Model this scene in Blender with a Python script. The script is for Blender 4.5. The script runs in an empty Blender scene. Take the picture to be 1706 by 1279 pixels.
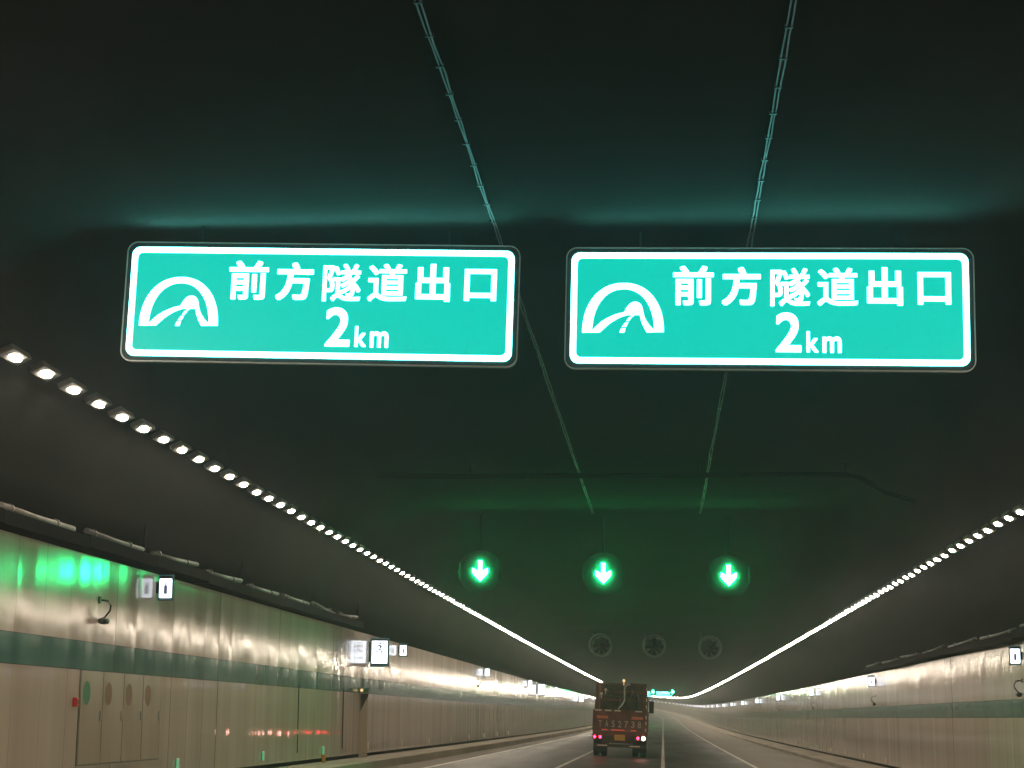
import bpy, bmesh, math, random
from mathutils import Vector, Matrix
from mathutils.geometry import tessellate_polygon

random.seed(7)
SC = bpy.context.scene
COL = SC.collection

# ------------------------------------------------------------------ camera, world, exposure
EYE = 1.75
YAW, PITCH, ROLL = 0.08354, 0.1824, 0.00675
cam_data = bpy.data.cameras.new("camera")
cam = bpy.data.objects.new("camera", cam_data)
COL.objects.link(cam)
cy, sy, cp, sp = math.cos(YAW), math.sin(YAW), math.cos(PITCH), math.sin(PITCH)
fwd = Vector((-sy*cp, cy*cp, sp)); rgt = Vector((cy, sy, 0)); up = rgt.cross(fwd)
r2 = rgt*math.cos(ROLL) + up*math.sin(ROLL); u2 = up*math.cos(ROLL) - rgt*math.sin(ROLL)
cam.matrix_world = Matrix(((r2.x, u2.x, -fwd.x, 0), (r2.y, u2.y, -fwd.y, 0), (r2.z, u2.z, -fwd.z, EYE), (0, 0, 0, 1)))
cam_data.sensor_width = 36.0
cam_data.lens = 3000/1706*36
cam_data.clip_start = 0.1
cam_data.clip_end = 5000
SC.camera = cam

world = bpy.data.worlds.new("World")
SC.world = world
world.use_nodes = True
bg = world.node_tree.nodes["Background"]
bg.inputs[0].default_value = (0.02, 0.025, 0.03, 1)      # night outside; the tunnel is closed
bg.inputs[1].default_value = 0.05

SC.view_settings.view_transform = 'Standard'
SC.view_settings.look = 'None'
SC.view_settings.exposure = 0.0
SC.view_settings.gamma = 1.0
cyc = SC.cycles
cyc.use_denoising = True
cyc.max_bounces = 6; cyc.diffuse_bounces = 3; cyc.glossy_bounces = 3; cyc.transmission_bounces = 2; cyc.volume_bounces = 0
cyc.sample_clamp_indirect = 6.0
cyc.use_light_tree = True
cyc.caustics_reflective = True

LAMP_L = 188.0         # tunnel lamp lens
ARROW_L = 265.0        # lane signal diodes

# ------------------------------------------------------------------ the run of the tunnel
C_, D0, G_, HQ, DH = 8.05e-5, 450.0, -0.000652, 1.08e-5, 87.44
SLOPE = 0.0348
DMAX = 1100.0
def P(d, x, h):
    xo = -C_*max(0.0, d-D0)**2
    ho = G_*d + HQ*max(0.0, d-DH)**2
    return Vector((x+xo, d, h+ho+EYE))
def road_h(x): return -1.75 - SLOPE*x
def heading(d): return 2*C_*max(0.0, d-D0)
def steps(a, b, s1=6.0):
    out = [a]; d = a
    while d < b:
        d += s1 if d < 420 else 8.0
        out.append(min(d, b))
    return out

# ------------------------------------------------------------------ helpers
class MB:
    def __init__(self): self.bm = bmesh.new()
    def v(self, p): return self.bm.verts.new(p)
    def face(self, pts, mat=0, smooth=False):
        f = self.bm.faces.new([self.v(p) for p in pts]); f.material_index = mat; f.smooth = smooth
        return f
    def box(self, x0, x1, y0, y1, z0, z1, mat=0, bev=0.0):
        vs = [self.v((x, y, z)) for x in (x0, x1) for y in (y0, y1) for z in (z0, z1)]
        fs = [(0,1,3,2),(4,6,7,5),(0,4,5,1),(2,3,7,6),(0,2,6,4),(1,5,7,3)]
        new = []
        for f in fs:
            q = self.bm.faces.new([vs[i] for i in f]); q.material_index = mat; new.append(q)
        if bev > 0:
            es = list({e for q in new for e in q.edges})
            r = bmesh.ops.bevel(self.bm, geom=es, offset=bev, segments=2, affect='EDGES', profile=0.5)
            for q in r['faces']: q.material_index = mat
        return self
    def tube(self, pts, r, n=8, mat=0, cap=True):
        pts = [Vector(p) for p in pts]; rings = []
        for i, p in enumerate(pts):
            t = (pts[min(i+1, len(pts)-1)] - pts[max(i-1, 0)]).normalized()
            a = t.orthogonal().normalized() if abs(t.z) > 0.95 else Vector((0,0,1)).cross(t).normalized()
            b = t.cross(a)
            rr = r[i] if isinstance(r, (list, tuple)) else r
            rings.append([self.v(p + (a*math.cos(2*math.pi*k/n) + b*math.sin(2*math.pi*k/n))*rr) for k in range(n)])
        for A, B in zip(rings, rings[1:]):
            for k in range(n):
                f = self.bm.faces.new((A[k], A[(k+1) % n], B[(k+1) % n], B[k])); f.material_index = mat; f.smooth = True
        if cap:
            for R in (rings[0], rings[-1]):
                f = self.bm.faces.new(R); f.material_index = mat
        return self
    def lathe_y(self, prof, n=24, mat=0, c=(0,0,0), close=False):
        """profile of (radius, y) turned about the y axis"""
        rings = []
        for r, y in prof:
            rings.append([self.v((c[0]+r*math.cos(2*math.pi*k/n), c[1]+y, c[2]+r*math.sin(2*math.pi*k/n))) for k in range(n)])
        prs = list(zip(rings, rings[1:])) + ([(rings[-1], rings[0])] if close else [])
        for A, B in prs:
            for k in range(n):
                f = self.bm.faces.new((A[k], A[(k+1) % n], B[(k+1) % n], B[k])); f.material_index = mat; f.smooth = True
        return self
    def disc_y(self, r, y, n=24, mat=0, c=(0,0,0)):
        self.face([(c[0]+r*math.cos(2*math.pi*k/n), c[1]+y, c[2]+r*math.sin(2*math.pi*k/n)) for k in range(n)], mat)
        return self
    def plate(self, poly, y_front, y_back, mat=0, side=True):
        """polygon of (x, z) in the plane facing -y, given a thickness"""
        tri = tessellate_polygon([[Vector((a, b, 0)) for a, b in poly]])
        F = [self.v((a, y_front, b)) for a, b in poly]
        for t in tri:
            try: f = self.bm.faces.new([F[i] for i in t]); f.material_index = mat
            except ValueError: pass
        if side:
            B = [self.v((a, y_back, b)) for a, b in poly]
            n = len(poly)
            for k in range(n):
                f = self.bm.faces.new((F[k], F[(k+1) % n], B[(k+1) % n], B[k])); f.material_index = mat
        return self
    def build(self, name, mats, parent=None, loc=None, recalc=True):
        if recalc: bmesh.ops.recalc_face_normals(self.bm, faces=self.bm.faces)
        me = bpy.data.meshes.new(name); self.bm.to_mesh(me); self.bm.free()
        for m in (mats if isinstance(mats, (list, tuple)) else [mats]): me.materials.append(m)
        o = bpy.data.objects.new(name, me); COL.objects.link(o)
        if parent is not None: o.parent = parent
        if loc is not None: o.location = loc
        return o

def tag(o, label=None, cat=None, group=None, kind=None):
    if label: o["label"] = label
    if cat: o["category"] = cat
    if group: o["group"] = group
    if kind: o["kind"] = kind
    return o
def thing(name, label, cat, loc=(0,0,0), rz=0.0, group=None, rot=None):
    o = bpy.data.objects.new(name, None); COL.objects.link(o)
    o.empty_display_size = 0.2
    o.location = loc; o.rotation_euler = rot if rot else (0, 0, rz)
    return tag(o, label, cat, group)
def copy_thing(root, loc, rz=0.0, label=None, group=None):
    r = root.copy(); COL.objects.link(r); r.location = loc; r.rotation_euler = (0, 0, rz)
    if label: r["label"] = label
    if group: r["group"] = group
    for ch in list(root.children):
        c = ch.copy(); COL.objects.link(c); c.parent = r
        for g in list(ch.children):
            e = g.copy(); COL.objects.link(e); e.parent = c
    return r
ORD = ['nearest','second','third','fourth','fifth','sixth','seventh','eighth','ninth','tenth','eleventh','twelfth','thirteenth',
       'fourteenth','fifteenth','sixteenth','seventeenth','eighteenth','nineteenth','twentieth','twenty-first','twenty-second',
       'twenty-third','twenty-fourth','twenty-fifth','twenty-sixth','twenty-seventh','twenty-eighth','twenty-ninth','thirtieth']

# ------------------------------------------------------------------ materials
def pbr(name, col, rough=0.6, metal=0.0, spec=0.5):
    m = bpy.data.materials.new(name); m.use_nodes = True
    b = m.node_tree.nodes["Principled BSDF"]
    b.inputs["Base Color"].default_value = (*col, 1); b.inputs["Roughness"].default_value = rough
    b.inputs["Metallic"].default_value = metal; b.inputs["Specular IOR Level"].default_value = spec
    return m
def noisy(m, col, col2, scale, stretch=(1,1,1), detail=5, bump=0.0, bump_scale=None, rough=None, lo=0.35, hi=0.65):
    nt = m.node_tree; N = nt.nodes; L = nt.links; b = N["Principled BSDF"]
    tc = N.new("ShaderNodeTexCoord"); mp = N.new("ShaderNodeMapping"); mp.inputs["Scale"].default_value = stretch
    L.new(tc.outputs["Object"], mp.inputs[0])
    n = N.new("ShaderNodeTexNoise"); n.inputs["Scale"].default_value = scale; n.inputs["Detail"].default_value = detail
    L.new(mp.outputs[0], n.inputs["Vector"])
    r = N.new("ShaderNodeValToRGB"); r.color_ramp.elements[0].position = lo; r.color_ramp.elements[1].position = hi
    r.color_ramp.elements[0].color = (*col, 1); r.color_ramp.elements[1].color = (*col2, 1)
    L.new(n.outputs["Fac"], r.inputs[0]); L.new(r.outputs[0], b.inputs["Base Color"])
    if rough:
        mr = N.new("ShaderNodeMapRange"); mr.inputs[1].default_value = 0.3; mr.inputs[2].default_value = 0.7
        mr.inputs[3].default_value = rough[0]; mr.inputs[4].default_value = rough[1]
        L.new(n.outputs["Fac"], mr.inputs[0]); L.new(mr.outputs[0], b.inputs["Roughness"])
    if bump:
        n2 = N.new("ShaderNodeTexNoise"); n2.inputs["Scale"].default_value = bump_scale or scale*6; n2.inputs["Detail"].default_value = 4
        L.new(mp.outputs[0], n2.inputs["Vector"])
        bp = N.new("ShaderNodeBump"); bp.inputs["Strength"].default_value = bump; bp.inputs["Distance"].default_value = 0.02
        L.new(n2.outputs["Fac"], bp.inputs["Height"]); L.new(bp.outputs[0], b.inputs["Normal"])
    return m
def emit(name, col, strength, base=(0.02,0.02,0.02)):
    m = bpy.data.materials.new(name); m.use_nodes = True
    b = m.node_tree.nodes["Principled BSDF"]
    b.inputs["Base Color"].default_value = (*base, 1); b.inputs["Roughness"].default_value = 0.4
    b.inputs["Emission Color"].default_value = (*col, 1); b.inputs["Emission Strength"].default_value = strength
    return m

def vary(m, lo, hi):
    nt = m.node_tree; b = nt.nodes["Principled BSDF"]
    oi = nt.nodes.new("ShaderNodeObjectInfo"); mr = nt.nodes.new("ShaderNodeMapRange"); L = b.inputs["Emission Strength"].default_value
    mr.inputs[3].default_value = L*lo; mr.inputs[4].default_value = L*hi
    nt.links.new(oi.outputs["Random"], mr.inputs[0]); nt.links.new(mr.outputs[0], b.inputs["Emission Strength"])
    return m
M = {}
M['lining'] = noisy(pbr('lining', (.05,.052,.048), .95, spec=.0), (.014,.0148,.0132), (.023,.0234,.0205), 0.35, (1,.35,1), 7, bump=.15, bump_scale=14, lo=.3, hi=.7)
M['panel'] = noisy(pbr('enamel_panel', (.42,.37,.30), .14, spec=.2), (.455,.385,.315), (.535,.465,.385), 0.9, (1,1.1,.10), 6, bump=.004, bump_scale=1.1, rough=(.09,.15))
M['panel_low'] = noisy(pbr('enamel_panel_washed', (.42,.37,.30), .14, spec=.2), (.455,.385,.315), (.535,.465,.385), 0.9, (1,1.1,.10), 6, bump=.004, bump_scale=1.1, rough=(.045,.08))
M['stripe'] = noisy(pbr('enamel_stripe', (.05,.13,.10), .14, spec=.2), (.050,.150,.120), (.075,.195,.155), 1.0, (1,1.1,.2), 5, bump=.004, bump_scale=1.1, rough=(.09,.15))
M['gap'] = pbr('dark_gap', (.006,.006,.006), .9, spec=.1)
M['asphalt'] = noisy(pbr('asphalt', (.045,.043,.04), .55), (.034,.032,.028), (.060,.056,.049), 0.5, (1,.12,1), 8, bump=.35, bump_scale=40, rough=(.38,.62))
M['shoulder'] = noisy(pbr('shoulder', (.12,.1,.07), .7), (.10,.080,.054), (.155,.125,.086), 0.5, (1,.12,1), 8, bump=.3, bump_scale=30)
M['concrete'] = noisy(pbr('concrete', (.30,.26,.2), .8), (.22,.185,.135), (.33,.285,.215), 0.8, (1,.25,1), 8, bump=.3, bump_scale=20)
M['paint'] = noisy(pbr('road_paint', (.6,.57,.5), .6), (.42,.39,.33), (.68,.64,.56), 1.3, (3,.4,1), 6, lo=.25, hi=.6)
M['black'] = pbr('black_metal', (.012,.012,.012), .55)
M['signal_black'] = pbr('signal_black', (.035,.035,.035), .95, spec=.0)
M['dark'] = noisy(pbr('dark_metal', (.03,.03,.03), .5, .3), (.018,.018,.018), (.045,.043,.04), 3)
M['zinc'] = noisy(pbr('zinc', (.35,.34,.31), .45, .7), (.26,.25,.22), (.42,.40,.36), 4)
M['conduit'] = pbr('conduit', (.085,.088,.085), .6, 0, .2)
M['trim'] = pbr('edge_trim', (.5,.52,.5), .35, .5)
M['lamp_body'] = pbr('lamp_body', (.13,.125,.12), .8, 0, .1)
M['lens'] = vary(emit('lamp_lens', (1.0,.84,.66), LAMP_L), .65, 1.35)
M['sign_green'] = emit('sign_green', (0.0,.62,.49), 1.0, (.0,.02,.012))
M['sign_white'] = emit('sign_white', (.16,1.0,.95), 17.0, (.7,.7,.7))
M['arrow'] = emit('arrow_green', (.010,1.0,.26), ARROW_L)
M['added_uplight'] = emit('added_uplight', (.20,1.0,.97), 95.0)
M['sign_small'] = emit('small_sign_white', (.80,.88,1.0), 3.2, (.7,.7,.7))
M['sign_small_trim'] = emit('small_sign_trim', (.05,.17,.19), .9)
M['sign_ink'] = emit('sign_ink', (.30,.38,.62), .22, (.05,.06,.10))
M['marker_green'] = emit('marker_green', (.05,.8,.35), .7)
M['marker_white'] = pbr('marker_white', (.62,.58,.48), .5)
M['red'] = pbr('red_box', (.45,.02,.02), .4)
M['plate_red'] = pbr('label_red', (.22,.035,.03), .5)
M['plate_green'] = pbr('label_green', (.03,.13,.06), .5)
M['door'] = noisy(pbr('cabinet_door', (.4,.34,.26), .2), (.37,.31,.23), (.42,.355,.27), 1.2, (1,1,.3), 4, rough=(.14,.26))
M['truck_red'] = noisy(pbr('truck_red', (.20,.035,.022), .5), (.085,.017,.011), (.175,.036,.021), 2.0)
M['truck_dark'] = noisy(pbr('truck_dark', (.03,.022,.018), .7), (.028,.018,.012), (.085,.048,.032), 2.5)
M['maroon'] = noisy(pbr('rack_maroon', (.09,.02,.02), .6), (.09,.022,.018), (.19,.045,.034), 3)
M['tyre'] = pbr('tyre', (.012,.012,.013), .85)
M['tail'] = emit('tail_light', (1.0,.012,.04), 30.0)
M['tail_white'] = emit('tail_light_bright', (1.0,.55,.45), 30.0)
M['amber'] = emit('amber_lamp', (1.0,.62,.28), 1.2)
M['refl_white'] = pbr('reflective_white', (.62,.45,.38), .4)
M['refl_red_glow'] = emit('reflective_red_glow', (.85,.10,.07), .35, (.5,.05,.03))  # emission stands in for light the red strip would reflect
M['orange'] = pbr('orange_text', (.62,.13,.06), .5)
M['plate'] = pbr('number_plate', (.60,.30,.04), .5)
M['letter'] = pbr('painted_letter', (.42,.33,.26), .6)
M['glass'] = pbr('dark_glass', (.02,.025,.03), .08)
M['spot'] = emit('square_lamp', (1.0,.86,.62), 5.0)
M['matte'] = pbr('matte_black', (.007,.007,.007), .95, spec=.03)
M['grey_pipe'] = noisy(pbr('grey_pipe', (.16,.15,.13), .6), (.10,.094,.08), (.20,.19,.165), 2.0)
M['frame'] = pbr('cabinet_frame', (.10,.085,.065), .6)
M['ring'] = pbr('fan_ring', (.11,.11,.105), .5, .2)
M['dull'] = noisy(pbr('dull_pipe', (.10,.095,.085), .6), (.022,.021,.019), (.065,.062,.055), 2.0, (1,.6,1))
M['steel'] = pbr('rail_steel', (.40,.39,.37), .3, .8)
M['yellow'] = pbr('yellow_paint', (.55,.28,.03), .5)

# ------------------------------------------------------------------ ground
def strip(name, xs_hs, mat, d0=-30.0, d1=DMAX, step=6.0, parent=None, lift=0.0):
    mb = MB(); prev = None
    for d in steps(d0, d1, step):
        row = [mb.v(P(d, x, h+lift)) for x, h in xs_hs]
        if prev:
            for k in range(len(row)-1):
                mb.bm.faces.new((prev[k], prev[k+1], row[k+1], row[k]))
        prev = row
    return mb.build(name, mat, parent, recalc=False)
XL, XR = -9.2, 8.75
LB, LT, RB, RT = -1.215, 2.527, -1.84, 1.905
KL, KR = -8.05, 7.35
road = strip('road', [(-8.6, road_h(-8.6)), (-3.6, road_h(-3.6)), (3.6, road_h(3.6)), (8.2, road_h(8.2))], M['asphalt'])
tag(road, kind='structure')
def lane_line(x, w, d0, d1, dash=None):
    mb = MB()
    if dash is None:
        prev = None
        for d in steps(d0, d1, 6):
            row = [mb.v(P(d, x-w/2, road_h(x-w/2)+.004)), mb.v(P(d, x+w/2, road_h(x+w/2)+.004))]
            if prev: mb.bm.faces.new((prev[0], prev[1], row[1], row[0]))
            prev = row
    return mb.build('lane_line', M['paint'], road, recalc=False)
for x, w in ((-7.09,.16), (-3.5,.14), (-.02,.14), (3.61,.16)):
    lane_line(x, w, -20, 800)
for a, b in ((KL-.1, -7.17), (3.69, KR+.1)):
    tag(strip('shoulder', [(a, road_h(a)+.004), (b, road_h(b)+.004)], M['shoulder']), kind='structure')
walk_l = strip('walkway', [(KL, road_h(KL)-.05), (KL-.015, LB-.02), (KL-.04, LB), (XL-.06, LB)], M['concrete']); tag(walk_l, kind='structure')
walk_r = strip('walkway', [(KR, road_h(KR)-.05), (KR+.015, RB-.02), (KR+.04, RB), (XR+.06, RB)], M['concrete']); tag(walk_r, kind='structure')

# ------------------------------------------------------------------ lining
prof = [(XL-.05, LB-.1), (XL-.05, LT), (XL+.02, LT+.02), (-9.02,3.3), (-8.72,4.1), (-8.2,4.86), (-7.55,5.36), (-6.9,5.73), (-6.3,5.83), (-2,5.83), (1.5,5.83), (4.9,5.83),
        (5.35,5.56), (5.95,5.12), (6.7,4.38), (7.45,3.6), (8.1,2.8), (8.55,2.2), (XR-.02, RT+.02), (XR+.05, RT), (XR+.05, RB-.1)]
mb = MB(); prev = None
for d in steps(-30.0, DMAX, 6.0):
    row = [mb.v(P(d, x, h)) for x, h in prof]
    if prev:
        for k in range(len(row)-1):
            f = mb.bm.faces.new((prev[k], row[k], row[k+1], prev[k+1])); f.smooth = True
    prev = row
for d in (-30.0, DMAX):
    mb.face([P(d, x, h) for x, h in prof])
lining = mb.build('tunnel_ceiling', M['lining'], recalc=False)
tag(lining, 'dark sooty arched tunnel ceiling above both signs and lamp rows', 'ceiling')

# ------------------------------------------------------------------ clad walls
def clad_wall(x, hb, ht, side, label):
    root = thing('tunnel_wall', label, 'wall', P(0, x, hb))
    base = P(0, x, hb)
    band0, band1 = hb+1.92, hb+2.36
    inn = 1 if side < 0 else -1
    rows = {'lower_panels': [(hb+.10, band0-.008)], 'upper_panels': [(band1+.008, ht)], 'stripe_band': [(band0, band1)]}
    W = 1.2
    rs = random.Random(3 if side < 0 else 5)
    warp = {}
    for i in range(-30, 400):
        warp[i] = (rs.gauss(0, .0032), rs.gauss(.0026, .0018), rs.gauss(.007, .0010))
    for nm, rws in rows.items():
        mb = MB()
        for (z0, z1) in rws:
            for i in range(-24, 320):
                d0, d1 = i*W+.005, (i+1)*W-.005
                yaw, bow, lean = warp[i]
                yaw += rs.gauss(0, .0012); lean += rs.gauss(0, .0005)
                n = 8 if i < 160 else 3
                prev = None
                for k in range(n+1):
                    t = k/n; d = d0+(d1-d0)*t
                    off = yaw*(t-.5)*W + bow*(1-(2*t-1)**2) + .004 + .0012*math.sin(t*17+i*2.3)
                    row = []
                    for j in range(4):
                        s = j/3; z = z0+(z1-z0)*s
                        o2 = off + lean*(s-.5)*(z1-z0) + .0004*(1-(2*s-1)**2)
                        row.append(mb.v(P(d, x+inn*o2, z)-base))
                    if prev:
                        for j in range(3):
                            f = mb.bm.faces.new((prev[j], row[j], row[j+1], prev[j+1])) if inn > 0 else mb.bm.faces.new((prev[j+1], row[j+1], row[j], prev[j]))
                            f.smooth = True
                    prev = row
            # the far run, too fine for single panels
            prev = None
            for d in steps(320*W+.01, DMAX-1, 4):
                row = [mb.v(P(d, x+inn*(.004+.002*rs.random()), z0)-base), mb.v(P(d, x+inn*.004, z1)-base)]
                if prev:
                    mb.bm.faces.new((prev[0], row[0], row[1], prev[1]) if inn > 0 else (prev[1], row[1], row[0], prev[0]))
                prev = row
        mb.build(nm, {'lower_panels': M['panel_low'], 'upper_panels': M['panel'], 'stripe_band': M['stripe']}[nm], root, recalc=False)
    for nm, z0, z1, off, mt in (('backing', hb+.09, ht-.01, -.02, 'gap'), ('base_gap', hb+.001, hb+.10, -.03, 'gap')):
        mb = MB(); prev = None
        for d in steps(-29.0, DMAX-1, 6):
            row = [mb.v(P(d, x+inn*off, z0)-base), mb.v(P(d, x+inn*off, z1)-base)]
            if prev: mb.bm.faces.new((prev[0], row[0], row[1], prev[1]))
            prev = row
        mb.build(nm, M[mt], root, recalc=False)
    return root
clad_wall(XL, LB, LT, -1, 'left glossy cream panelled tunnel wall with dark green stripe')
clad_wall(XR, RB, RT, 1, 'right glossy cream panelled tunnel wall with dark green stripe')

# ------------------------------------------------------------------ tunnel lamps
def lamp_shape(mb):
    mb.box(-.11, .11, -.34, .34, -.035, .05, 0, bev=.012)
    n = 16; A = [(.062*math.cos(2*math.pi*k/n), .185*math.sin(2*math.pi*k/n)) for k in range(n)]
    top = [mb.v((x, y, -.0352)) for x, y in A]; bot = [mb.v((x*.9, y*.94, -.052)) for x, y in A]
    f = mb.bm.faces.new(bot); f.material_index = 1
    for k in range(n):
        f = mb.bm.faces.new((top[k], top[(k+1) % n], bot[(k+1) % n], bot[k])); f.material_index = 1
mb = MB(); lamp_shape(mb)
lamp0 = mb.build('tunnel_lamp', [M['lamp_body'], M['lens']], recalc=True)
LX, LH, RX, RH = -8.2, 4.45, 6.7, 3.83
rows = ((LX, LH, 23.06-1.158, math.radians(24), 'left'), (RX, RH, 24.9, math.radians(-24), 'right'))
PITCHL = 1.158
NI = 150
first = True
rest = MB()
for (x, h, ds, tilt, nm) in rows:
    lab = {'left': 'small bright white lamp in the long row over the left wall', 'right': 'small bright white lamp in the long row over the right wall'}[nm]
    grp = {'left': 'lamps in a row over the left wall', 'right': 'lamps in a row over the right wall'}[nm]
    for k in range(NI):
        d = ds + PITCHL*k
        o = lamp0 if first else lamp0.copy()
        if not first: COL.objects.link(o)
        first = False
        o.location = P(d, x, h+.05+random.gauss(0, .006)); o.rotation_euler = (0, -tilt, heading(d))
        tag(o, lab, 'lamp', grp)
    ds2 = [ds-PITCHL*k for k in range(1, 36)] + [ds+PITCHL*k for k in range(NI, int((DMAX-10-ds)/PITCHL))]
    for d in ds2:
        if d < -14: continue
        p = P(d, x, h+.05)
        R = Matrix.Translation(p) @ Matrix.Rotation(heading(d), 4, 'Z') @ Matrix.Rotation(-tilt, 4, 'Y')
        for (bx, mt) in (((-.11,.11,-.34,.34,-.035,.05), 0), ((-.062,.062,-.185,.185,-.052,-.036), 1)):
            x0,x1,y0,y1,z0,z1 = bx
            vs = [rest.v(R @ Vector((a,b,c))) for a in (x0,x1) for b in (y0,y1) for c in (z0,z1)]
            fs = [(0,1,3,2),(4,6,7,5),(0,4,5,1),(2,3,7,6),(0,2,6,4),(1,5,7,3)]
            for f in fs:
                if mt == 1 and f == (1,5,7,3): continue
                q = rest.bm.faces.new([vs[i] for i in f]); q.material_index = mt
o = rest.build('tunnel_lamp', [M['lamp_body'], M['lens']], recalc=False)
tag(o, 'far ends of both lamp rows merging into thin white lines', 'lamps', 'distant lamps of both rows', 'stuff')

# ------------------------------------------------------------------ lettering
def glyphs(text):
    """outline of a text as triangles [(pts2d, tris)] from the built-in font, one entry per character"""
    out = []
    for ch, off in text:
        cu = bpy.data.curves.new('t', 'FONT'); cu.body = ch; cu.size = 1.0; cu.offset = off; cu.resolution_u = 6
        ob = bpy.data.objects.new('t', cu); COL.objects.link(ob)
        dg = bpy.context.evaluated_depsgraph_get()
        me = bpy.data.meshes.new_from_object(ob.evaluated_get(dg))
        out.append(([tuple(v.co[:2]) for v in me.vertices], [tuple(p.vertices) for p in me.polygons]))
        bpy.data.objects.remove(ob); bpy.data.curves.remove(cu); bpy.data.meshes.remove(me)
    return out
def put_glyph(mb, g, box, y, bold=0.0, mat=0):
    """fit a glyph into box (x0, x1, z0, z1), facing -y"""
    pts, tris = g
    if not pts: return
    ax0 = min(p[0] for p in pts); ax1 = max(p[0] for p in pts); az0 = min(p[1] for p in pts); az1 = max(p[1] for p in pts)
    x0, x1, z0, z1 = box
    w = bold*(x1-x0); sh = [(0, 0)]
    if bold: sh = [(w, w), (-w, w), (w, -w), (-w, -w), (w, 0), (-w, 0), (0, w), (0, -w)]
    for q, (sx, sz) in enumerate(sh):       # each weight of the stroke is its own thin layer, 0.4 mm apart
        vs = [mb.v((x0+w+(p[0]-ax0)/(ax1-ax0)*(x1-x0-2*w)+sx, y-.0004*q, z0+w+(p[1]-az0)/(az1-az0)*(z1-z0-2*w)+sz)) for p in pts]
        for t in tris:
            try: f = mb.bm.faces.new([vs[i] for i in t]); f.material_index = mat
            except ValueError: pass
def rrect(x0, x1, z0, z1, r, n=6):
    out = []
    for cx, cz, a0 in ((x1-r, z0+r, -90), (x1-r, z1-r, 0), (x0+r, z1-r, 90), (x0+r, z0+r, 180)):
        for k in range(n+1):
            a = math.radians(a0+90*k/n); out.append((cx+r*math.cos(a), cz+r*math.sin(a)))
    return out
def ring_plate(mb, outer, inner, y, yb, mat=0):
    n = len(outer)
    A = [mb.v((a, y, b)) for a, b in outer]; B = [mb.v((a, y, b)) for a, b in inner]
    C = [mb.v((a, yb, b)) for a, b in outer]; D = [mb.v((a, yb, b)) for a, b in inner]
    for k in range(n):
        j = (k+1) % n
        for q in ((A[k], A[j], B[j], B[k]), (A[k], C[k], C[j], A[j]), (B[k], B[j], D[j], D[k])):
            f = mb.bm.faces.new(q); f.material_index = mat

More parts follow.
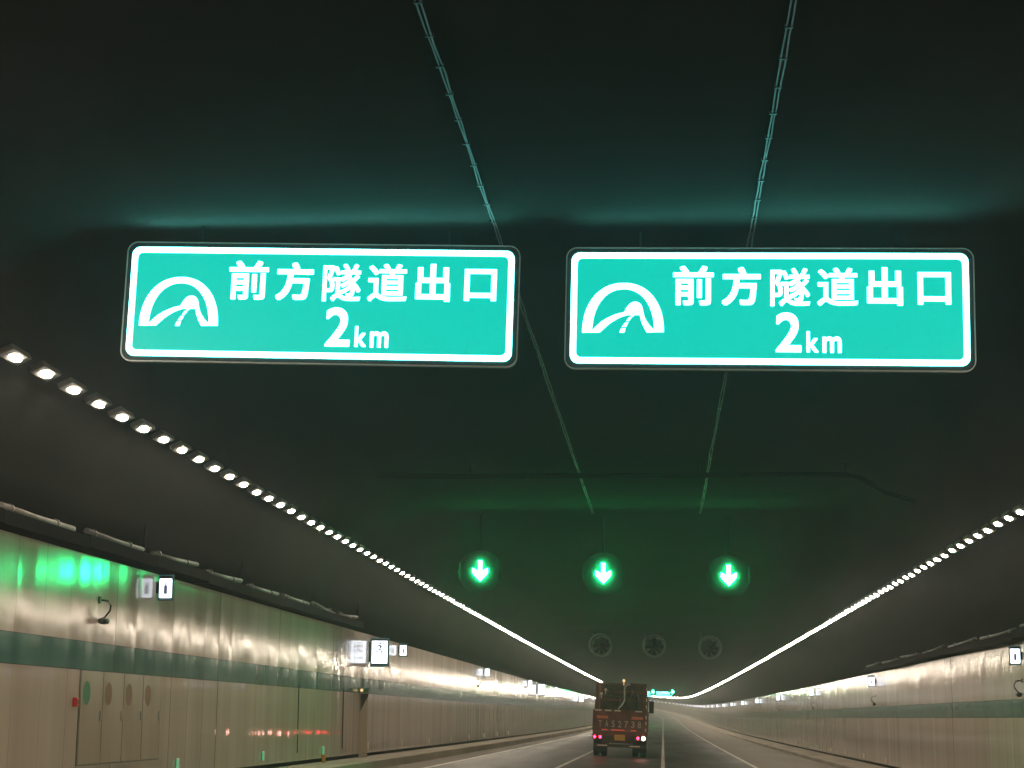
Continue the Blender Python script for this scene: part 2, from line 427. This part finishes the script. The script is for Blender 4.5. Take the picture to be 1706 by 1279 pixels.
# ------------------------------------------------------------------ big overhead signs
PX = 1/142.0
def spx(x, y):      # pixel of the left sign board -> metres from the board's centre
    yy = y - .0123*(x-210)
    return ((x-534)*PX, -(yy-502.5)*PX)
G = glyphs([(c, 0.0) for c in '前方隧道出口2km'])
BOLD = [.020, .027, .013, .015, .029, .028, .034, .036, .026]
boxes = [(377,444,433,500), (458,521.5,436,501), (538,602.5,438.5,503), (615,681,438.5,503), (696,754,438.5,503), (778.5,832,447.5,502),
         (546.5,588,514,580.5), (597,616,546,581), (623,653.5,555,582)]
def make_sign(label, loc, rot, group):
    t = thing('road_sign', label, 'road sign', loc, rot=rot, group=group)
    hw, hh = 327*PX, 94.5*PX
    mb = MB(); mb.plate(rrect(-hw-.055, hw+.055, -hh-.055, hh+.055, .12), -.02, .14); mb.plate(rrect(-hw-.055, hw+.055, -hh-.055, hh+.055, .12), .14, .14, side=False)
    hs = mb.build('housing', M['black'], t)
    mb = MB(); ring_plate(mb, rrect(-hw-.068, hw+.068, -hh-.068, hh+.068, .13), rrect(-hw-.056, hw+.056, -hh-.056, hh+.056, .12), -.03, .02)
    mb.build('edge_trim', M['trim'], t)
    mb = MB(); mb.plate(rrect(-hw+.05, hw-.05, -hh+.05, hh-.05, .05), -.026, -.021); mb.build('face', M['sign_green'], t)
    mb = MB(); ring_plate(mb, rrect(-hw, hw, -hh, hh, .10), rrect(-hw+.068, hw-.068, -hh+.068, hh-.068, .06), -.032, -.02)
    mb.build('border', M['sign_white'], t)
    mb = MB()
    for g, bw, (x0, x1, y0, y1) in zip(G, BOLD, boxes):
        a = spx((x0+x1)/2, (y0+y1)/2); w = (x1-x0)*PX; h = (y1-y0)*PX
        put_glyph(mb, g, (a[0]-w/2, a[0]+w/2, a[1]-h/2, a[1]+h/2), -.031, bw)
    mb.build('lettering', M['sign_white'], t)
    # tunnel pictogram
    mb = MB()
    def c5(x, y): return spx(220+x/10.66, 450+y/10.66)
    n = 40; out = []; inn = []
    for k in range(n+1):
        a = math.pi*k/n
        ca, sa = math.cos(a), math.sin(a)
        sg = lambda v, e: math.copysign(abs(v)**e, v)
        out.append(c5(792-722*sg(ca, .92), 1018-898*sg(sa, .92)))
        inn.append(c5(795-552*sg(ca, .92), 1018-786*sg(sa, .92)))
    A = [mb.v((a, -.031, b)) for a, b in out]; B = [mb.v((a, -.031, b)) for a, b in inn]
    for k in range(n): mb.bm.faces.new((A[k], A[k+1], B[k+1], B[k]))
    rd = [(243,1017),(245,985),(320,905),(400,830),(500,765),(600,715),(700,678),(810,655),(838,600),(868,548),(915,495),(960,472),(1000,465),(1045,473),(1085,495),(1115,535),(1133,580),(1145,650),(1170,745),(1205,815),(1260,895),(1347,985),(1349,1020),
          (1215,1022),(1175,950),(1140,880),(1112,800),(1090,705),(980,706),(860,705),(770,735),(690,770),(600,825),(520,885),(450,950),(385,1016)]
    mb.plate([c5(*p) for p in rd], -.0325, -.0315, side=False)
    for q in ([(940,706),(985,706),(965,735),(925,735)], [(898,748),(945,748),(898,812),(850,812)], [(835,838),(885,838),(845,918),(778,918)], [(762,945),(835,945),(815,1022),(733,1022)]):
        mb.plate([c5(*p) for p in q], -.031, -.03, side=False)
    mb.build('tunnel_symbol', M['sign_white'], t)
    mb = MB(); mb.face([(-hw+.1, .0, hh+.0565), (hw-.1, .0, hh+.0565), (hw-.1, .042, hh+.084), (-hw+.1, .042, hh+.084)])  # glowing strip added behind the trim to brighten the ceiling above
    mb.face([(-hw+.1, .044, hh+.0565), (hw-.1, .044, hh+.0565), (hw-.1, .044, hh+.087), (-hw+.1, .044, hh+.087)], 1)
    mb.build('added_uplight', [M['added_uplight'], M['black']], t, recalc=False)
    for sx in (-1.5, 1.5):
        mb = MB(); mb.box(sx-.012, sx+.012, .115, .139, hh+.05, hh+.30)
        mb.build('hanger', M['matte'], t)
    return t
def from_px(x, y, d, ho=0):
    """world point at distance d (along the tunnel) seen at photo pixel (x, y)"""
    v = r2*((x-853)/3000) + u2*(-(y-639.5)/3000) + fwd
    return Vector((0, 0, EYE)) + v*(d/v.y)
s1 = make_sign('left big green sign announcing tunnel exit in 2 km', from_px(533, 506, 20.6), (0, math.radians(1.45), math.radians(.3)), 'big green exit distance signs')
s2 = make_sign('right big green sign announcing tunnel exit in 2 km', from_px(1279.5, 514.5, 20.7), (0, math.radians(1.05), math.radians(-.3)), 'big green exit distance signs')
for q, (xx, lab) in enumerate(((-1.1, 'tiny distant green sign beyond the truck, left of its pair'), (3.6, 'tiny distant green sign beyond the truck, right of its pair'))):
    copy_thing(s1, P(640, xx, 5.0), 0, lab)

# ------------------------------------------------------------------ lane signals
def make_signal(label, loc):
    t = thing('lane_signal', label, 'lane signal', loc, group='green arrow lane signals')
    mb = MB(); mb.lathe_y([(.0005,.001)]+[(r, .001+.13*r*r) for r in (.08,.16,.24,.32,.40,.48,.56,.62)]+[(.62,.09),(.30,.10)], 40, c=(0,0,-.02)); mb.box(-.34, .34, .095, .20, -.36, .34, bev=.02)  # domed disc added to catch arrow light as a halo; box behind is housing
    mb.build('housing', M['signal_black'], t)
    for sx in (-1, 1):
        mb = MB(); a, b = sorted((sx*.552, sx*.560)); mb.box(a, b, -.36, .045, -.26, .22); mb.build('added_light_block', M['matte'], t)  # thin plate added to keep the arrow's green light off the walls
    mb = MB()
    k = 1/(59*5.687)
    pts = [(213,190),(250,190),(250,290),(285,268),(303,262),(305,300),(290,325),(232,382),(175,325),(157,300),(160,262),(180,268),(213,290)]
    mb.plate([((x-231)*k, -(y-286)*k) for x, y in pts], -.05, 0)
    mb.build('arrow', M['arrow'], t)
    mb = MB(); mb.box(-.03, .03, .05, .11, .40, 1.62); mb.box(-.12, .12, -.02, .18, 1.59, 1.62)
    mb.build('hanger', M['matte'], t)
    return t
sig = None
for (x, y, lab) in ((800,951,'glowing green down arrow signal on the left above the lamps'), (1005,955,'glowing green down arrow signal in the middle of three'), (1214,958.5,'glowing green down arrow signal on the right of three')):
    p = from_px(x, y, 50.8)
    if sig is None: sig = make_signal(lab, p)
    else: copy_thing(sig, p, 0, lab)
for (xx, lab) in ((-1.78, 'tiny distant green arrow signal just right of the truck top'), (1.76, 'tiny distant green arrow signal farthest right beyond the truck')):
    copy_thing(sig, P(335, xx, 4.12), 0, lab)

# ------------------------------------------------------------------ ceiling conduits
def conduit(x, label, side):
    t = thing('cable_conduit', label, 'conduit', P(0, x, 5.83), group='twin cable runs on the ceiling')
    base = P(0, x, 5.83); rs = random.Random(11 if side < 0 else 13)
    for s in (-1, 1):
        mb = MB(); pts = []
        d = 6.0; wob = 0
        while d < 52:
            wob = wob*.8 + rs.gauss(0, .005)
            pts.append(P(d, x+s*.02+wob, 5.805+rs.gauss(0, .003))-base); d += .37 if d < 60 else 1.5
        mb.tube(pts, .0085, 6); mb.build('cable', M['conduit'], t)
    d = 12.45; c0 = None
    while d < 51:
        p = P(d, x, 5.815)-base
        if c0 is None:
            mb = MB(); mb.box(-.036, .036, -.014, .014, -.024, .013); c0 = mb.build('clamp', M['black'], t)
        else:
            c = c0.copy(); COL.objects.link(c); c.parent = t; c0 = c
        c0.location = p; d += .745
conduit(-1.97, 'pale twin cable clipped along the ceiling behind left sign', -1)
conduit(1.12, 'pale twin cable clipped along the ceiling behind right sign', 1)

# ------------------------------------------------------------------ pipe across the ceiling
base = P(41.3, 0, 5.5)
t = thing('fire_pipe', 'dark pipe crossing the ceiling before the green arrow signals', 'pipe', base)
mb = MB(); mb.tube([(-6.6,0,.03),(-5.6,0,0),(4.25,0,0),(4.5,0,-.05),(5.1,0,-.42),(5.75,0,-.62)], .065, 10); mb.build('pipe_run', M['matte'], t)
for x in (-4.4, .85, 4.2):
    mb = MB(); mb.tube([(x,0,-.06),(x,0,.27)], .018, 6); mb.box(x-.10, x+.10, -.05, .05, .235, .262); mb.build('hanger', M['matte'], t)

# ------------------------------------------------------------------ jet fans
def make_fan(label, loc):
    t = thing('jet_fan', label, 'jet fan', loc, group='jet fans in a row under the ceiling')
    mb = MB(); mb.lathe_y([(.66,0),(.66,3.6),(.62,3.6),(.62,0.0)], 32, close=True); mb.build('casing', M['black'], t)
    mb = MB(); mb.lathe_y([(.62,-.02),(.66,-.10),(.74,-.12),(.76,-.05),(.70,.04),(.66,.02)], 32, close=True); mb.build('inlet_ring', M['ring'], t)
    mb = MB(); mb.lathe_y([(.001,1.75),(.12,1.8),(.2,1.95),(.2,2.7)], 20)
    for k in range(8):
        a = 2*math.pi*k/8; c, s = math.cos(a), math.sin(a)
        q = [(r*c-w*s, 2.2+o, r*s+w*c) for r, w, o in ((.19,-.06,0),(.61,-.10,0),(.61,.10,.12),(.19,.06,.1))]
        mb.face(q)
    mb.build('impeller', M['matte'], t)
    for y in (.7, 2.9):
        mb = MB()
        for s in (-1, 1): mb.tube([(s*.5, y, .42), (s*.62, y, 1.0)], .03, 6)
        mb.build('hanger', M['dark'], t)
    return t
fan = None
for (x, y, lab) in ((1000,1074,'round jet fan on the left under the dark ceiling above the truck'), (1090,1075.5,'round jet fan in the middle under the dark ceiling'), (1183,1078,'round jet fan on the right under the dark ceiling')):
    p = from_px(x, y, 118)
    if fan is None: fan = make_fan(lab, p)
    else: copy_thing(fan, p, 0, lab)

# ------------------------------------------------------------------ lit wall signs
def make_ext_sign(side, label, loc):
    """lit box facing the traffic; side = -1 on the left wall, the box juts out from the wall"""
    t = thing('extinguisher_sign', label, 'lit sign', loc)
    s = 1 if side < 0 else -1
    def X(a, b): return (min(s*a, s*b), max(s*a, s*b))
    mb = MB(); a, b = X(.02, .30); mb.box(a, b, 0, .07, -.23, .24, bev=.008); a, b = X(-.06, .04); mb.box(a, b, .02, .05, -.1, .1); mb.build('housing', M['black'], t)
    mb = MB(); a, b = X(.036, .284); ring_plate(mb, rrect(a-.004, b+.004, -.218, .228, .012, 3), rrect(a+.004, b-.004, -.209, .219, .01, 3), -.005, .0); mb.build('trim', M['sign_small_trim'], t)
    mb = MB(); a, b = X(.045, .275); mb.plate(rrect(a, b, -.185, .165, .02, 4), -.005, 0); mb.build('lit_panel', M['sign_small'], t)
    mb = MB(); cx = s*.16
    mb.plate([(cx-.032,-.115),(cx+.032,-.115),(cx+.032,.03),(cx+.02,.048),(cx-.02,.048),(cx-.032,.03)], -.008, -.0055)
    mb.plate([(cx-.012,.052),(cx+.012,.052),(cx+.012,.07),(cx+.045,.072),(cx+.045,.082),(cx-.03,.085),(cx-.052,.055),(cx-.045,.05),(cx-.025,.073),(cx-.012,.073)], -.008, -.0055)
    mb.build('extinguisher_symbol', M['sign_ink'], t)
    return t
HSL = 2.28; HSR = 1.56
lab0 = 'lit white fire extinguisher sign, {} from the camera along the {} wall'
e = None
for k in range(21):
    d = 32.3 + 30.6*k; lab = lab0.format(ORD[k], 'left'); p = P(d, XL+.03, HSL)
    if e is None: e = make_ext_sign(-1, lab, p); tag(e, group='lit extinguisher signs on the left wall')
    else: copy_thing(e, p, heading(d), lab)
e = None
for k in range(28):
    d = 45.2 + 30.8*k; lab = lab0.format(ORD[k], 'right'); p = P(d, XR-.03, HSR)
    if e is None: e = make_ext_sign(1, lab, p); tag(e, group='lit extinguisher signs on the right wall')
    else: copy_thing(e, p, heading(d), lab)

def make_exit(label, loc):
    t = thing('exit_sign', label, 'exit sign', loc, group='lit escape signs on the left wall')
    mb = MB(); mb.box(.03, .62, 0, .09, -.45, .45, bev=.012); mb.box(-.06, .05, .02, .07, -.3, .3); mb.build('housing', M['black'], t)
    mb = MB(); ring_plate(mb, rrect(.045, .605, -.435, .435, .03, 4), rrect(.062, .588, -.418, .418, .02, 4), -.006, 0); mb.build('trim', M['sign_small_trim'], t)
    mb = MB(); mb.plate(rrect(.08, .57, -.345, .355, .01, 3), -.006, 0); mb.build('lit_panel', M['sign_small'], t)
    mb = MB()
    def L(q, y=-.009): mb.plate([(x+.325, z+.08) for x, z in q], y, -.0065)
    L([(.012+.035*math.cos(a*math.pi/5), .205+.038*math.sin(a*math.pi/5)) for a in range(10)])
    L([(-.045,.15),(.03,.165),(.055,.10),(.03,.02),(-.015,.03),(.0,.09)])
    L([(-.045,.15),(-.10,.09),(-.075,.07),(-.02,.115)]); L([(.04,.14),(.10,.09),(.085,.06),(.03,.10)])
    L([(-.01,.03),(.03,.03),(.09,-.04),(.06,-.14),(.03,-.13),(.048,-.05)]); L([(-.015,.03),(.02,.02),(-.03,-.06),(-.12,-.075),(-.12,-.04),(-.05,-.03)])
    L([(-.14,-.262),(-.09,-.235),(-.09,-.252),(.14,-.252),(.14,-.272),(-.09,-.272),(-.09,-.29)])
    mb.build('running_man_symbol', M['sign_ink'], t)
    return t
ex = None
for k, d in enumerate((56.6, 133.5, 199.0, 276.0, 352.0)):
    lab = 'tall lit escape sign with running man, {} along the left wall'.format(ORD[k]); p = P(d, XL+.02, 1.98)
    if ex is None: ex = make_exit(lab, p)
    else: copy_thing(ex, p, heading(d), lab)

# ------------------------------------------------------------------ wall furniture, left
base = P(30.55, XL+.016, 0)
t = thing('equipment_cabinet', 'flush cream equipment cabinet with four doors and round labels', 'cabinet', base)
mb = MB(); mb.box(-.01, .001, -2.36, 2.36, -.80, .70); mb.build('frame', M['frame'], t)
for k in range(4):
    y0 = -2.33+1.165*k
    mb = MB(); mb.box(0.002, .010, y0+.018, y0+1.147, -.78, .69, bev=.003); dr = mb.build('door', M['door'], t)
    c = 'plate_green' if k == 0 else 'plate_red'
    mb = MB(); yc = y0+.30
    mb.face([(.013, yc+.19*math.cos(a*math.pi/12), .34+.19*math.sin(a*math.pi/12)) for a in range(24)])
    mb.build('round_label', M[c], dr)
    mb = MB(); mb.box(.011, .03, y0+1.03, y0+1.06, -.1, .06); mb.build('handle', M['zinc'], dr)
base = P(27.95, XL+.012, .19)
t = thing('call_point', 'small red alarm call box left of the cabinet doors', 'alarm box', base)
mb = MB(); mb.box(0, .07, -.06, .06, -.07, .07, bev=.01); mb.build('case', M['red'], t)
mb = MB(); mb.box(.0705, .074, -.035, .035, -.035, .035); mb.build('glass', M['plate_red'], t)

def make_camera(side, label, loc):
    s = 1 if side < 0 else -1
    t = thing('wall_camera', label, 'camera', loc)
    mb = MB(); mb.tube([(0,0,.02),(s*.10,0,.06),(s*.19,-.01,.17),(s*.20,-.01,.25),(s*.15,-.01,.33),(s*.04,0,.345)], .016, 8); mb.build('arm', M['black'], t)
    mb = MB(); mb.box(min(0,s*.02), max(0,s*.02), -.05, .05, .29, .40); mb.build('wall_plate', M['dark'], t)
    mb = MB(); mb.tube([(s*.10,-.20,-.005),(s*.10,-.19,-.005),(s*.10,-.02,0),(s*.10,.14,.01),(s*.10,.16,.01)], [.02,.05,.055,.05,.03], 10); mb.build('camera_body', M['black'], t)
    return t
c0 = None
for d, w in ((29.0,'beside the cabinet doors'), (90.0,'before the third extinguisher sign')):
    lab = 'small black camera on a curved arm on the left wall ' + w
    p = P(d, XL+.012, 1.50)
    if c0 is None: c0 = make_camera(-1, lab, p); tag(c0, group='black cameras on curved arms')
    else: copy_thing(c0, p, 0, lab)
c0 = None
for k in range(4):
    d = 45.4+30.8*k; lab = 'small black camera on a curved arm on the right wall, {} from the camera'.format(ORD[k]); p = P(d, XR-.012, .62)
    if c0 is None: c0 = make_camera(1, lab, p); tag(c0, group='black cameras on curved arms')
    else: copy_thing(c0, p, 0, lab)

# jutting door frame under the first tall escape sign
base = P(55.0, XL+.012, LB)
t = thing('escape_door', 'cream escape door standing ajar below the tall lit escape sign', 'door', base)
mb = MB(); mb.box(0, .26, 0, .06, .12, 1.93, bev=.006); mb.box(0, .26, .002, .058, .005, .11); mb.build('door_leaf', M['door'], t)
mb = MB(); mb.plate([(.03,1.36),(.27,1.84),(.27,1.90),(.03,1.88)], -.012, -.002); mb.build('shadow_wedge', M['dark'], t)  # dark plate standing in for a wedge of cast shadow on the leaf
mb = MB(); mb.box(-.01, .30, -.10, .04, 1.935, 2.06, bev=.02); lb = mb.build('lamp_box', M['plate_green'], t)
mb = MB(); mb.tube([(.08,-.105,1.995),(.08,-.14,1.995)], .045, 12); mb.build('lamp', M['amber'], lb)
mb = MB()
for y0 in (-9.4, -2.9): mb.box(.002, .014, y0, y0+.05, .3, 2.0)
mb.build('panel_joint', M['gap'], t)

# low route markers along both walls
def make_marker(side, label, loc, col):
    s = 1 if side < 0 else -1
    t = thing('route_marker', label, 'marker', loc)
    mb = MB(); mb.box(min(0,s*.05), max(0,s*.05), -.05, .05, -.11, .11, bev=.012); mb.build('case', M['marker_white'], t)
    mb = MB(); mb.box(min(s*.012,s*.042), max(s*.012,s*.042), -.056, -.0505, -.09, .09); mb.build('lens', M[col], t)
    return t
mk = None
for k in range(11):
    d = 34.2+7.45*k; p = P(d, XL+.014, LB+.30)
    if k < 3:
        lab = '{} of the three low green-lit route markers on the left wall'.format(ORD[k])
        if mk is None: mk = make_marker(-1, lab, p, 'marker_green'); tag(mk, group='low route markers on the left wall')
        else: copy_thing(mk, p, 0, lab)
        if k == 2: mk = None
    else:
        lab = 'low pale route marker on the left wall, {} beyond the green-lit ones'.format(ORD[k-3] if k > 3 else 'first')
        if mk is None: mk = make_marker(-1, lab, p, 'marker_white'); tag(mk, group='low route markers on the left wall')
        else: copy_thing(mk, p, 0, lab)
mk = None
for k in range(7):
    d = 73+8.0*k; p = P(d, XR-.014, RB+.30)
    lab = 'low pale route marker on the right wall, {} from the camera'.format(ORD[k])
    if mk is None: mk = make_marker(1, lab, p, 'marker_white'); tag(mk, group='low route markers on the right wall')
    else: copy_thing(mk, p, 0, lab)
# two little yellow bollard stubs on the left walkway edge
for d, lab in ((31.6,'small yellow valve stub on the left walkway before the cabinet'), (48.2,'small yellow valve stub on the left walkway past the cabinet')):
    t = thing('valve_stub', lab, 'valve', P(d, XL+.22, LB))
    mb = MB(); mb.tube([(0,0,0),(0,0,.16)], .05, 10); mb.tube([(0,0,.16),(0,0,.20)], .08, 10); mb.build('stub', M['yellow'], t)

# cable trays on the wall tops
def tray(side, d0, n, ln, x, h, label):
    s = 1 if side < 0 else -1
    base = P(d0, x, h)
    t = thing('cable_tray', label, 'cable tray', base)
    rs = random.Random(side+5)
    for k in range(n):
        a = k*(ln+.35); q = P(d0+a, x, h)-base; z = q.z + rs.gauss(0, .02)
        r0 = rs.gauss(0, .03)
        mb = MB(); mb.tube([(0, a+.2, z+.16+r0), (0, a+ln*.5, z+.15), (0, a+ln-.1, z+.17-r0)], .05, 8); mb.tube([(0, a+ln*.15, z+.16), (0, a+ln*.17, z+.16)], .07, 8)
        mb.tube([(0, a+ln*.72, z+.16), (0, a+ln*.74, z+.16)], .07, 8)
        mb.build('pipe', M['grey_pipe'] if k < 2 and side < 0 else M['dull'], t)
        mb = MB(); mb.box(-.16, .14, a, a+ln+.33, z-.10, z+.09); mb.build('tray', M['matte'], t)
        if k % 2 == 0:
            mb = MB(); mb.box(-.03, .03, a+ln-.03, a+ln+.03, z+.09, z+.95 if side < 0 else z+.6); mb.build('hanger', M['matte'], t)
tray(-1, 20.0, 9, 3.4, XL+.16, LT+.13, 'dusty pipe and black tray along the top of the left wall')
tray(1, 28.0, 9, 5.2, XR-.20, RT+.13, 'dusty pipe and black tray along the top of the right wall')

# square floodlight below the right lamp row
p = from_px(1413, 1032, 76)
t = thing('flood_light', 'square glowing lamp hanging below the right lamp row', 'lamp', p)
mb = MB(); mb.box(-.19, .19, .0, .12, -.19, .19, bev=.02); mb.tube([(0,.06,.18),(0.1,.06,.75)], .02, 6); mb.build('case', M['black'], t)
mb = MB(); mb.plate(rrect(-.15, .15, -.15, .15, .02, 3), -.008, 0); mb.build('lens', M['spot'], t)

# ------------------------------------------------------------------ the truck
TX, TD = -1.93, 80.0
tb = P(TD, TX, road_h(TX)+.004)
T = thing('truck', 'loaded red stake truck seen from behind with red tail lights', 'truck', tb, rot=(0, math.atan(SLOPE), 0))
mb = MB(); mb.box(-.45, -.30, .2, 8.3, .62, .86); mb.box(.30, .45, .2, 8.3, .62, .86)
for y in (.25, 2.2, 4.2, 6.4): mb.box(-.30, .30, y, y+.12, .66, .82)
mb.build('chassis', M['truck_dark'], T)
mb = MB(); mb.box(-1.16, 1.16, .04, 6.2, .98, 1.10); mb.build('load_bed', M['truck_dark'], T)
mb = MB(); mb.box(-1.17, 1.17, 0, .05, 1.12, 2.02, bev=.008)
for x in (-.62, 0, .62): mb.box(x-.03, x+.03, -.025, -.001, 1.15, 2.0)
for x in (-1.14, 1.08): mb.box(x, x+.06, -.03, -.001, 1.12, 2.02)
tg = mb.build('tailgate', M['truck_red'], T)
mb = MB(); mb.box(-1.17, 1.17, -.012, .04, .90, 1.10); mb.build('rear_beam', M['truck_red'], T)
for s in (-1, 1):
    mb = MB(); x0, x1 = sorted((s*1.17, s*1.12)); mb.box(x0, x1, .06, 6.2, 1.12, 2.02, bev=.006)
    for k in range(7): a, b = sorted((s*1.171, s*1.20)); mb.box(a, b, .3+k*.9, .36+k*.9, 1.1, 2.0)
    mb.build('side_panel', M['truck_red'], T)
# stakes, rack and load
for x, y in ((-1.02,.10), (1.04,.10), (-1.02,6.1), (1.04,6.1)):
    mb = MB(); mb.box(x-.07, x+.07, y-.05, y+.05, 2.03, 3.22 if x < 0 else 3.1, bev=.006); mb.build('post', M['maroon'], T)
for z in (2.42, 2.78, 3.12):
    mb = MB(); mb.box(-.95, .97, .08, .13, z, z+.07); mb.build('rail', M['maroon'], T)
mb = MB(); mb.box(-1.06, 1.06, 6.15, 6.22, 1.2, 3.3); mb.build('headboard', M['truck_dark'], T)
for x in (-.62, -.30, .0): 
    mb = MB(); mb.box(x-.05, x+.05, .14, .19, 2.03, 3.2); mb.build('stake', M['truck_dark'], T)
mb = MB(); mb.box(-.92, -.08, .6, 5.6, 1.5, 2.62, bev=.04); mb.box(-.85, .45, 1.2, 5.4, 2.63, 2.98, bev=.04); mb.build('crated_load', M['truck_dark'], T)
for x in (.52, .72):
    mb = MB(); mb.tube([(x,.45,1.2),(x,.45,2.55),(x,.45,2.65),(x,.45,2.75)], [.085,.085,.06,.03], 12); mb.build('gas_cylinder', M['dark'], T)
mb = MB(); mb.tube([(-.10,.0,2.05),(.05,-.02,2.22),(.17,-.02,2.42),(.17,.0,2.95),(.22,0,3.08),(.30,.02,3.16),(.40,.05,3.12)], .035, 8); mb.build('hose', M['zinc'], T)
for x, z in ((.12,3.3), (-.66,2.88), (-.84,2.7)):
    mb = MB(); mb.tube([(x,-.04,z),(x,.02,z)], .06, 12); mb.tube([(x,.03,z-.2),(x,.03,z)], .015, 6); mb.build('marker_lamp', M['amber'] if z > 3 else M['refl_white'], T)
# tail, lights, plate, bumper
for x, nm in ((-1.08,'tail'), (-.84,'tail'), (.80,'tail'), (1.04,'tail_white')):
    mb = MB(); mb.box(x-.10, x+.10, -.03, .05, .76, .93, bev=.012); h = mb.build('tail_light', M['black'], T)
    mb = MB(); rr = .075 if nm == 'tail_white' else .05
    mb.plate([(x+rr*math.cos(a*math.pi/8), .845+rr*1.15*math.sin(a*math.pi/8)) for a in range(16)], -.045, -.031); mb.build('lens', M[nm], h)
mb = MB(); mb.box(-.22, .24, -.035, -.015, .72, .97, bev=.004); pl = mb.build('number_plate', M['plate'], T)
mb = MB(); mb.box(-.75, .75, .0, .12, .60, .98); mb.build('rear_panel', M['truck_dark'], T)
mb = MB(); mb.box(-1.10, 1.10, .02, .12, .42, .56, bev=.01)
for x in (-.5, .44): mb.box(x, x+.06, .05, .10, .56, .64)
mb.build('bumper', M['truck_dark'], T)
for x0, x1, z, nm in ((-.95,-.52,.49,'refl_white'), (.45,.90,.49,'refl_white'), (-.78,-.52,1.16,'refl_red_glow'), (-.36,.22,1.16,'refl_red_glow'), (.48,.72,1.16,'refl_red_glow'),
                      (-1.10,-.82,1.99,'refl_white'), (-.66,-.38,1.99,'refl_white'), (-.26,.02,1.99,'refl_white'), (.65,.95,1.99,'refl_white')):
    y = .018 if z < .6 else -.03
    mb = MB(); mb.box(x0, x1, y-.006, y-.001, z-.028, z+.028); mb.build('reflective_strip', M[nm], T)
for x in (1.13, ):
    for z in (1.2, 1.5, 1.75, 2.2, 2.5, 2.95):
        mb = MB(); mb.box(x-.025, x+.025, -.04, -.034, z-.07, z+.07); 
        mb.box(x-.03, x+.03, -.034, .12, z-.09, z+.09, mat=1); mb.build('reflective_strip', [M['refl_white'], M['maroon']], T)
for x0, x1 in ((-1.02,-.52), (.50,1.0)):
    mb = MB(); mb.box(x0, x1, -.034, -.028, 1.64, 1.76); mb.build('slogan_strip', M['orange'], T)
GT = glyphs([(c, .012) for c in 'TA52738'])
mb = MB()
for k, g in enumerate(GT):
    x = -.86+.285*k; put_glyph(mb, g, (x-.075, x+.075, 1.28, 1.56), -.028)
mb.build('painted_number', M['letter'], tg)
for x in (-.86, .86):
    for dx in (-.17, .17):
        for yy in (1.55, ):
            w = MB(); w.tube([(x+dx-.13, yy, .5), (x+dx-.11, yy, .5), (x+dx+.11, yy, .5), (x+dx+.13, yy, .5)], [.44,.49,.49,.44], 24); tw = w.build('wheel', M['tyre'], T)
            w = MB(); w.tube([(x+dx-.132, yy, .5), (x+dx+.132, yy, .5)], .27, 20); w.build('rim', M['dark'], tw)
    mb = MB(); mb.box(x-.30, x+.30, .9, .93, .22, .72); mb.build('mud_flap', M['tyre'], T)
for x in (-.98, .98):
    w = MB(); w.tube([(x-.15, 7.0, .5), (x-.12, 7.0, .5), (x+.12, 7.0, .5), (x+.15, 7.0, .5)], [.44,.49,.49,.44], 24); tw = w.build('wheel', M['tyre'], T)
    w = MB(); w.tube([(x-.152, 7.0, .5), (x+.152, 7.0, .5)], .27, 20); w.build('rim', M['dark'], tw)
mb = MB(); mb.box(-1.15, 1.15, 6.4, 8.4, .75, 2.75, bev=.10); mb.build('cab', M['truck_red'], T)
mb = MB(); mb.box(-.8, .8, 6.385, 6.399, 1.9, 2.45); mb.build('rear_window', M['glass'], T)
for s in (-1, 1):
    mb = MB(); mb.tube([(s*1.1, 8.2, 2.55), (s*1.28, 8.15, 2.5), (s*1.30, 8.15, 2.1)], .02, 6); a, b = sorted((s*1.19, s*1.42)); mb.box(a, b, 8.0, 8.12, 1.95, 2.52, bev=.03)
    mb.build('mirror', M['black'], T)

# ------------------------------------------------------------------ dusty air
mb = MB(); mb.box(-70, 20, -35, DMAX+5, -6, 30)
vm = bpy.data.materials.new('haze_air'); vm.use_nodes = True
nt = vm.node_tree; nt.nodes.remove(nt.nodes["Principled BSDF"])
pv = nt.nodes.new("ShaderNodeVolumePrincipled")
pv.inputs["Color"].default_value = (.92,.93,.92,1); pv.inputs["Density"].default_value = 0.0011; pv.inputs["Anisotropy"].default_value = 0.72
nt.links.new(pv.outputs[0], nt.nodes["Material Output"].inputs["Volume"])
hz = mb.build('haze', vm); tag(hz, 'thin dusty air glowing around the lamps', 'haze', kind='stuff')
